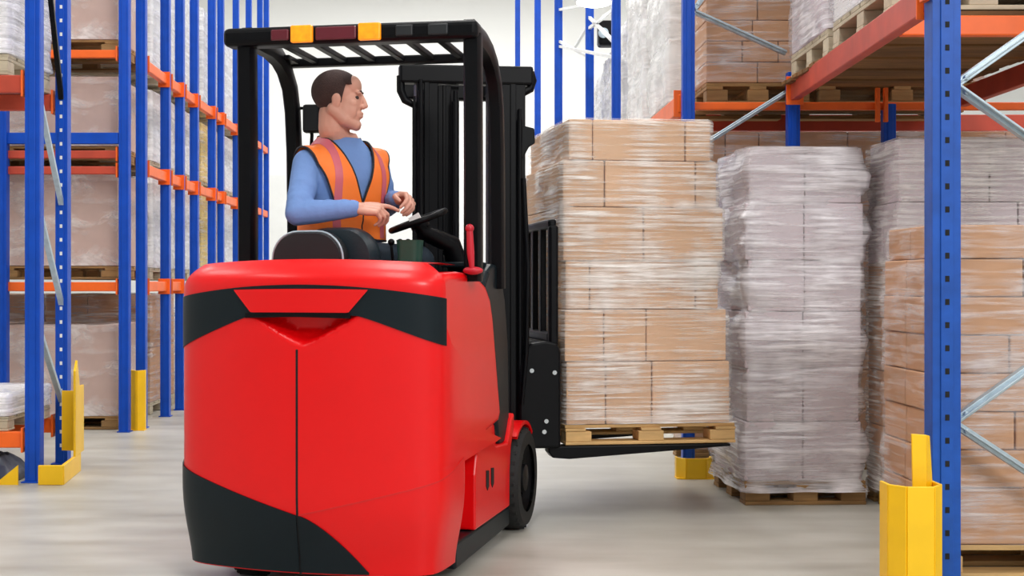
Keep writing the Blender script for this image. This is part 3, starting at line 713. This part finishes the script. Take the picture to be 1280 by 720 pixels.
# mast: channels stand square to the forks, forks reach out to the right
MA=math.radians(8); MO=V(.03,6.75,0)
MM=TI@Matrix.Translation(MO)@Matrix.Rotation(MA,4,'Z')
ms=MB(); ms.T=MM
def mbx(*b):
    q=MB(); q.T=MM
    for lo,hi in b: q.bb(lo,hi)
    return q
def upx(px,v=-.28):  # across the mast at its near side
    d=MO.y+v; return (px-CX)/F*d-MO.x-v*-.139
vn=-.30
mast=obj('mast',mbx(((upx(498),vn-.03,2.065),(upx(666),vn+.05,2.155)),((upx(515),.24,2.065),(upx(650),.30,2.155)),((upx(540),vn+.05,2.08),(upx(560),.26,2.14)),((upx(625),vn+.05,2.08),(upx(645),.26,2.14))),M['black'],fk,bevel=.012,seg=2)
def chan(name,a,b,v0,v1,z0,z1,mt='black',parent=None):
    q=MB(); q.T=MM; t=(b-a)*.35
    q.bb((a,v0,z0),(b,v0+.016,z1)); q.bb((a,v0+.016,z0),(a+t*.4,v1,z1)); q.bb((b-t*.4,v0+.016,z0),(b,v1,z1))
    q.bb((a+(b-a)*.35,v0-.006,z0),(a+(b-a)*.6,v0,z1))
    return obj(name,q,M[mt],parent or mast,bevel=.004)
chan('outer_channel',upx(519),upx(546),vn-.02,vn+.1,.16,2.07); chan('outer_channel',upx(626),upx(656),vn-.02,vn+.1,.16,2.07)
chan('inner_channel',upx(546.5),upx(563),vn,vn+.09,.2,2.06); chan('inner_channel',upx(610),upx(625.5),vn,vn+.09,.2,2.06)
obj('mast_plate',mbx(((upx(562),vn+.04,.3),(upx(574),vn+.055,2.06))),M['black'],mast)
obj('mast_plate',mbx(((upx(587),vn+.04,.3),(upx(598),vn+.055,2.06))),M['black'],mast)
chan('outer_channel',upx(540),upx(562),.22,.30,.16,2.07); chan('outer_channel',upx(640),upx(662),.22,.30,.16,2.07)
for px,r,z1 in ((516,.010,1.95),(524,.014,2.03),(567,.018,1.98),(648,.012,1.9)):
    q=MB(); q.T=MM; q.cyl((upx(px),vn-.035,.3),(upx(px),vn-.035,z1),r); q.cyl((upx(px),vn-.035,z1),(upx(px),vn-.035,z1+.05),r*.6)
    obj('lift_cylinder',q,M['black'],mast,smooth=40)
q=MB(); q.T=MM; x0=upx(500); q.tube([(x0,vn,2.10),(x0+.0,vn,2.03),(x0+.02,vn,1.985),(x0+.06,vn,1.965),(x0+.09,vn,1.965)],[.02,.02,.018,.016,.014]); obj('hose',q,M['black'],mast,smooth=60)
q=MB(); q.T=MM; x1=upx(663); q.tube([(x1,vn,2.13),(x1+.012,vn,2.09),(x1,vn,2.05),(x1-.04,vn,2.03)],.02); obj('hose',q,M['black'],mast,smooth=60)
q=MB(); q.T=MM; q.prism([(upx(645),1.88),(upx(667),1.86),(upx(668),1.79),(upx(660),1.77),(upx(645),1.66)],lambda a,b,w:V(a,w,b),vn-.03,vn+.03); obj('mast_bracket',q,M['black'],mast,bevel=.006)
obj('mast_foot',mbx(((upx(545),vn+.1,.12),(upx(655),.22,.45)),((upx(600),vn+.02,.35),(upx(655),vn+.2,.78))),M['black'],mast,bevel=.015)
q=MB(); q.T=MM; q.tube([(upx(652),vn-.05,1.62),(upx(657),vn-.06,1.2),(upx(655),vn-.06,.8),(upx(650),vn-.05,.55)],.012,n=8); obj('hose',q,M['black'],mast,smooth=60)
# carriage with load backrest and forks
U0=.352; V0,V1=-.335,.60; ZB,ZT=.31,1.43
ca=obj('carriage',mbx(((U0-.03,V0+.02,.36),(U0+.01,V1-.15,.52)),((U0-.03,V0+.02,.74),(U0+.01,V1-.15,.84)),((upx(640),-.2,.45),(U0-.03,.12,.78))),M['black'],fk,bevel=.006)
br=obj('load_backrest',mbx(((U0,V0,.40),(U0+.045,V0+.055,1.40)),((U0,V1-.05,.40),(U0+.045,V1,1.42)),((U0,V0+.02,1.385),(U0+.04,V1,1.43)),((U0,V0+.05,.84),(U0+.04,V1-.05,.89)),((U0-.02,V0+.03,.42),(U0+.02,V1-.1,.60))),M['black'],ca,bevel=.012)
for vv in (-.10,.10,.30): obj('bar',mbx(((U0+.005,vv,.86),(U0+.035,vv+.055,1.40))),M['black'],br,bevel=.006)
q=MB(); q.T=MM; q.prism([(U0-.15,.34),(U0+.052,.34),(U0+.052,.80),(U0+.035,.84),(U0-.02,.85),(U0-.09,.84),(U0-.13,.80),(U0-.15,.70)],lambda a,b,w:V(a,w,b),V0-.02,V0+.02); sp_=obj('side_plate',q,M['black'],ca,bevel=.012)
q=MB(); q.T=MM
for a,b in ((-.03,.42),(-.02,.47),(-.09,.71),(.02,.70)): q.cyl((U0+a,V0-.028,b),(U0+a,V0-.018,b),.011,n=8)
obj('bolt',q,M['chrome'],sp_)
fzt=fz-.002
for vv in (-.275,.38):
    q=MB(); q.T=MM
    q.prism([(U0+.0,.75),(U0+.045,.75),(U0+.045,fzt),(U0+.9,fzt),(U0+.9,fzt-.012),(U0+.10,fzt-.062),(U0+.02,fzt-.055),(U0,fzt-.03)],lambda a,b,w:V(a,w,b),vv-.05,vv+.05)
    obj('fork',q,M['black'],ca,bevel=.006)
# ---------------------------------------------------------------- driver
PO=V(-.50,5.76,1.118)
pe_mats=[M['skin']]
def bake(mb,voxel,smooth_it=4,decim=0):
    me=mb.mesh('tmp',[M['skin']]); fixn(me)
    o=bpy.data.objects.new('tmp',me); COL.objects.link(o)
    r=o.modifiers.new('r','REMESH'); r.mode='VOXEL'; r.voxel_size=voxel; r.use_smooth_shade=True
    if smooth_it:
        s=o.modifiers.new('s','SMOOTH'); s.iterations=smooth_it; s.factor=.5
    bpy.context.view_layer.update()
    dg=bpy.context.evaluated_depsgraph_get(); out=bpy.data.meshes.new_from_object(o.evaluated_get(dg),depsgraph=dg)
    bpy.data.objects.remove(o); return out
PH=math.radians(50)
tF=V(math.cos(PH),-math.sin(PH),0); tR=V(-math.sin(PH),-math.cos(PH),0); tU=V(0,0,1)
# torso rings: height above the seat, half width, half depth, forward shift
RING=[(.0,.155,.11,0),(.08,.178,.13,0),(.17,.170,.125,.0),(.27,.168,.122,.0),(.36,.178,.125,.005),(.44,.186,.128,.01),(.48,.182,.122,.01),(.53,.156,.108,.004),(.572,.118,.092,-.004),(.612,.080,.074,-.006),(.64,.063,.063,-.005)]
def torso(mb,off,z0=0,z1=9,nseg=48):
    rows=[]; R=[]
    for i in range(len(RING)-1):
        a,b=RING[i],RING[i+1]
        for k in range(5): R.append([x+(y-x)*k/5 for x,y in zip(a,b)])
    R.append(RING[-1])
    for (h,w,d,f) in R:
        if h<z0 or h>z1: continue
        row=[]
        for j in range(nseg):
            t=2*PI*j/nseg; c,s_=math.cos(t),math.sin(t); e=.82
            x=math.copysign(abs(c)**e,c)*(w+off); y=math.copysign(abs(s_)**e,s_)*(d+off)
            row.append(tR*x+tF*(y+f)+tU*h)
        rows.append(row)
    mb.grid(rows,wrap=True); n=len(rows[0])
    mb.add(rows[0],[tuple(range(n))]); mb.add(rows[-1],[tuple(range(n))])
    return mb
def W(x,y,z): return V(x,y,z)-PO
shR=tR*.172+tU*.498; shL=-tR*.170+tU*.510
elR=W(-.655,5.475,1.405); wrR=W(-.432,5.50,1.425)
elL=W(-.325,5.93,1.46); wrL=W(-.268,5.70,1.475)
hipR=V(0,-.09,.09);hipL=V(.0,.09,.09)
knR=W(-.175,5.70,1.215);knL=W(-.175,5.86,1.215); anR=W(-.15,5.74,.825); anL=W(-.15,5.90,.825)
def arms(mb,o):
    mb.caps([shR,shR.lerp(elR,.5),elR],[.060+o,.052+o,.045+o]); mb.caps([elR,elR.lerp(wrR,.35),wrR],[.045+o,.043+o,.030+o*1.0])
    mb.caps([shL,shL.lerp(elL,.5),elL],[.060+o,.052+o,.045+o]); mb.caps([elL,elL.lerp(wrL,.35),wrL],[.045+o,.043+o,.030+o])
def legs(mb,o):
    for h,k,a in ((hipR,knR,anR),(hipL,knL,anL)):
        mb.caps([h,h.lerp(k,.5),k],[.085+o,.076+o,.06+o]); mb.caps([k,k.lerp(a,.4),a],[.058+o,.055+o,.04+o])
# head
hc=W(-.503,5.70,1.892)
HY=math.radians(-3); hF=V(math.cos(HY),math.sin(HY),-.03).normalized(); hR=hF.cross(V(0,0,1)).normalized(); hU=hR.cross(hF)
HR=Matrix((hF,hR,hU)).transposed()
def hp_(f,l,u): return hc+HR@V(f,l,u)
b=MB()
torso(b,-.004); arms(b,-.004); legs(b,-.004)
for a in (anR,anL): b.caps([a,a+V(.01,.02,-.05),a+V(.07,.11,-.065)],[.04,.042,.034])
b.caps([hp_(-.030,0,-.06),hp_(-.028,0,-.12),V(-.02,0,.60)],[.058,.060,.070])
E=lambda c,r:b.ell(hp_(*c),r,R=HR,nu=24,nv=16)
E((-.018,0,.032),(.095,.077,.084)); E((.035,0,-.02),(.056,.062,.085)); E((.030,0,-.072),(.058,.054,.046)); E((.072,0,-.103),(.022,.024,.019))
E((.048,0,.055),(.042,.058,.048)); E((.080,.024,.026),(.014,.026,.010)); E((.080,-.024,.026),(.014,.026,.010))
b.caps([hp_(.086,0,.022),hp_(.100,0,-.004),hp_(.109,0,-.024)],[.010,.011,.011])
for s in (-1,1):
    b.ell(hp_(.098,s*.012,-.029),.0095); E((.056,s*.046,-.022),(.022,.018,.018)); E((-.005,s*.076,-.008),(.020,.012,.034)); E((.001,s*.080,-.006),(.011,.010,.02))
    b.caps([hp_(-.02,s*.058,-.045),hp_(.03,s*.05,-.088),hp_(.07,s*.018,-.108)],[.026,.026,.02])
    E((.022,s*.050,-.05),(.036,.020,.046)); E((.052,s*.036,-.055),(.026,.022,.032)); E((.028,s*.043,-.045),(.052,.024,.056))
E((.090,0,-.056),(.012,.023,.0065)); E((.088,0,-.069),(.012,.021,.0075)); E((.080,0,-.060),(.014,.032,.024))
# hands
def hand(mb,w,fd,nd,side,curl,spread,thumb):
    """w wrist, fd finger direction, nd back-of-hand normal, side = thumb side sign"""
    fd=fd.normalized(); nd=(nd-fd*nd.dot(fd)).normalized(); sd=fd.cross(nd)*side
    mb.caps([w-fd*.02,w+fd*.015],[.027,.026])
    L=[(.030,.088,[.042,.026,.021],.0090),(.010,.093,[.046,.030,.022],.0092),(-.010,.089,[.042,.028,.021],.0088),(-.029,.080,[.034,.021,.018],.0078)]
    for i,(o,kl,seg,r) in enumerate(L):
        k=w+fd*kl+sd*o
        mb.caps([w+fd*.012+sd*o*.55,w+fd*(kl*.55)+sd*o*.9,k],[.0165,.0155,.0125])
        p=k; ang=0; pts=[k]
        for j,sl in enumerate(seg):
            ang+=math.radians(curl[i][j]); d=(fd*math.cos(ang)-nd*math.sin(ang)+sd*spread*o*4).normalized(); p=p+d*sl; pts.append(p)
        mb.caps(pts,[r+.0015,r+.0005,r-.0005,r-.0015],n=10)
    t0=w+fd*.028+sd*.024-nd*.006
    t1=t0+(fd*.55+sd*.6*thumb-nd*.45).normalized()*.036; t2=t1+(fd*.85+sd*.15*thumb-nd*.4).normalized()*.032; t3=t2+(fd*.9-sd*.1-nd*.35).normalized()*.024
    mb.caps([t0,t1,t2,t3],[.0155,.0125,.0105,.0085],n=10)
hand(b,wrR+V(.012,0,0),V(.97,.05,-.02),V(.1,-.55,.83),-1,[(8,14,10),(42,50,30),(50,55,35),(55,58,35)],.5,1)
hand(b,wrL+V(.005,-.008,0),V(.62,-.74,-.05),V(.55,.35,.8),1,[(38,42,28),(45,48,30),(50,50,30),(52,50,30)],.3,.8)
bm_=bake(b,.0036,5)
pe=obj('person',bm_,M['skin'],None); smooth_mesh(pe.data,180); pe.location=PO
tag(pe,'cropped-haired driver in blue shirt and orange vest seated on the forklift','person')
# shirt, trousers
s=MB(); torso(s,.005,.04,.622); arms(s,.006)
for e,w_,q in ((elR,wrR,1),(elL,wrL,1)):
    d=(w_-e).normalized()
    for i,t in enumerate((.15,.28,.42,.56,.7,.85)):   # soft folds round the sleeves
        s.ell(e.lerp(w_,t)+V(.004*math.sin(i*2.1),-.006*math.cos(i*1.7),.003),(.047-.012*t+.003*(i%2)),nu=16,nv=10)
for e,w_ in ((shR,elR),(shL,elL)):
    for i,t in enumerate((.3,.5,.66,.8,.93)): s.ell(e.lerp(w_,t)+V(.004*math.sin(i*2.3),-.003,.0),.0585-.007*t+.004*(i%2),nu=16,nv=10)
sm=bake(s,.007,3); sh=obj('shirt',sm,M['shirt'],pe); smooth_mesh(sh.data,180)
t=MB(); torso(t,.010,.0,.16); legs(t,.008); tm=bake(t,.009,3); tr=obj('trousers',tm,M['jeans'],pe); smooth_mesh(tr.data,180)
for a in (anR,anL):
    q=MB().caps([a+V(0,0,-.02),a+V(.01,.02,-.06),a+V(.08,.12,-.072)],[.046,.047,.04]); me=bake(q,.008,2); o=obj('shoe',me,M['shoe'],pe); smooth_mesh(me,180)
# vest: cut from an inflated torso
v=MB(); torso(v,.020,.11,.65); v.ell(shR,(.083,.083,.078)); v.ell(shL,(.083,.083,.078)); v.ell(shR.lerp(V(0,0,.54),.4),(.075,.075,.06)); v.ell(shL.lerp(V(0,0,.54),.4),(.075,.075,.06))
vm=bake(v,.010,6)
bm=bmesh.new(); bm.from_mesh(vm)
def cut(co,no):
    bmesh.ops.bisect_plane(bm,geom=bm.verts[:]+bm.edges[:]+bm.faces[:],plane_co=co,plane_no=no,clear_inner=False,clear_outer=False)
def loc(p): return p.dot(tR),p.dot(tF),p.z
VZ=.335; VS=.092/.25
for s_ in (-1,1):
    cut(tU*VZ,(tR*s_-tU*VS).normalized())              # V neck
    cut(tR*s_*.125+tU*.34,(tR*s_-tU*.34).normalized())   # arm holes
    for q in (.098,.128): cut(tR*s_*q,tR)                # tape lines
cut(tU*.335,tU); cut(tU*.185,tU); cut(tU*.622,tU)
dele=[];tape=[]
for f in bm.faces:
    l,fr,z=loc(f.calc_center_median())
    if z<.185 or z>.622: dele.append(f); continue
    if fr>0 and z>VZ and abs(l)<VS*(z-VZ): dele.append(f); continue
    if z>.335 and abs(l)>.125+.34*(z-.34): dele.append(f); continue
    if .098<abs(l)<.128 and z>.20: tape.append(f)
tf=set(tape)
def sub(bm,keep):
    b2=bm.copy(); b2.faces.ensure_lookup_table()
    idx={f.index for f in keep}; bmesh.ops.delete(b2,geom=[f for f in b2.faces if f.index not in idx],context='FACES'); return b2
bm.faces.index_update()
ds=set(dele); vf=[f for f in bm.faces if f not in ds]
b1=sub(bm,vf); b2=sub(bm,[f for f in tape if f not in ds])
me=bpy.data.meshes.new('vest'); b1.to_mesh(me); ve=bpy.data.objects.new('vest',me); COL.objects.link(ve); me.materials.append(M['vest']); smooth_mesh(me,180); ve.parent=pe
so=ve.modifiers.new('solid','SOLIDIFY'); so.thickness=.004; so.offset=1
for vtx in b2.verts: vtx.co+=vtx.normal*.0055
me=bpy.data.meshes.new('reflective_tape'); b2.to_mesh(me); ta=bpy.data.objects.new('reflective_tape',me); COL.objects.link(ta); me.materials.append(M['stripe']); smooth_mesh(me,180); ta.parent=ve
# piping along the free edges
be=[e for e in b1.edges if len(e.link_faces)==1]; adj={}
for e in be:
    for vt in e.verts: adj.setdefault(vt,[]).append(e)
seen=set()
for e0 in be:
    if e0 in seen: continue
    st=[e0]; comp=[]; seen.add(e0)
    while st:
        e=st.pop(); comp.append(e)
        for vt in e.verts:
            for x in adj[vt]:
                if x not in seen: seen.add(x); st.append(x)
    if len(comp)<8: continue
    q=MB()
    for e in comp: q.tube([e.verts[0].co+e.verts[0].normal*.002,e.verts[1].co+e.verts[1].normal*.002],.0045,n=6)
    obj('vest_piping',q,M['trim'],ve,smooth=60)
z0=[vt.co for vt in b1.verts if abs(vt.co.dot(tR))<.008 and vt.co.dot(tF)>0 and .18<=vt.co.z<=VZ+.01]
zz=sorted(z0,key=lambda p:p.z); zz=[p+tF*.004 for p in zz][::6]
if len(zz)>2: obj('zip',MB().tube([V(p.x,p.y,p.z) for p in zz],.0035,n=6),M['trim'],ve)
# hair, eyes, brows
h=MB(); h.ell(hp_(-.018,0,.034),(.0985,.0805,.0865),R=HR,nu=64,nv=48)
hb=bmesh.new(); hm=h.mesh('hair',[M['hair']]); hb.from_mesh(hm)
hcut=[((.050,0,.09),(1,0,.42)),((.022,0,.02),(1,0,-.25)),((.0,0,-.012),(-.55,0,-1))]
def hl(p):
    d=HR.transposed()@(p-hc); return d
rem=[]
for pc,no in hcut: bmesh.ops.bisect_plane(hb,geom=hb.verts[:]+hb.edges[:]+hb.faces[:],plane_co=hp_(*pc),plane_no=HR@V(*no))
for f in hb.faces:
    d=hl(f.calc_center_median())
    if d.x*1+.42*d.z>.050+.42*.09: rem.append(f); continue
    if d.z<.055 and (d.x-.022)-.25*(d.z-.02)>0: rem.append(f); continue
    if d.x>-.012 and d.z<-.022: rem.append(f); continue
    if d.z<-.022-.45*max(0,-.012-d.x)/.06*.06-.0*d.x and d.x>-.05: rem.append(f); continue
    if d.z<-.066: rem.append(f)
bmesh.ops.delete(hb,geom=list(set(rem)),context='FACES'); hb.to_mesh(hm); smooth_mesh(hm,180)
ho=bpy.data.objects.new('hair',hm); COL.objects.link(ho); ho.parent=pe; ho.modifiers.new('solid','SOLIDIFY').thickness=.006
for s_ in (-1,1):
    obj('eye',MB().ell(hp_(.0735,s_*.031,.006),(.011,.013,.008),R=HR),M['eye'],pe,smooth=180)
    obj('eyebrow',MB().tube([hp_(.093,s_*.012,.029),hp_(.092,s_*.028,.034),hp_(.080,s_*.046,.028)],[.003,.004,.0025],n=8),M['hair'],pe,smooth=180)
obj('wristwatch',MB().tube([wrR+V(-.012,math.cos(2*PI*i/20)*.030,math.sin(2*PI*i/20)*.030) for i in range(20)],.006,n=8,closed=True),M['trim'],pe,smooth=60)
# ---------------------------------------------------------------- light
w=bpy.data.worlds.new('world'); S.world=w; w.use_nodes=True
bg=w.node_tree.nodes['Background']; bg.inputs[0].default_value=(.93,.96,1,1); bg.inputs[1].default_value=.72
def area(name,loc,size,power,rot=(0,0,0),col=(1,.98,.95)):
    l=bpy.data.lights.new(name,'AREA'); l.shape='RECTANGLE'; l.size,l.size_y=size; l.energy=power; l.color=col
    o=bpy.data.objects.new(name,l); COL.objects.link(o); o.location=loc; o.rotation_euler=rot; return o
for y in (2,7,12,17,22):
    area('ceiling_light',(0,y,7.6),(1.2,3.5),185)
    area('ceiling_light',(-6,y,7.6),(1.2,3.5),125)
    area('ceiling_light',(6,y,7.6),(1.2,3.5),125)
area('added_right_fill',(5,-4,6.0),(3,2),520,(math.radians(50),0,math.radians(40)))  # added light out of view, brightens the truck's right half
area('back_wall_light',(0,24,7.4),(10,1.5),420)
S.view_settings.view_transform='Standard'; S.view_settings.look='None'; S.view_settings.gamma=1; S.view_settings.exposure=0
try: S.view_settings.use_curve_mapping=False
except Exception: pass
S.cycles.max_bounces=8; S.cycles.transparent_max_bounces=16; S.cycles.diffuse_bounces=4; S.cycles.use_denoising=True
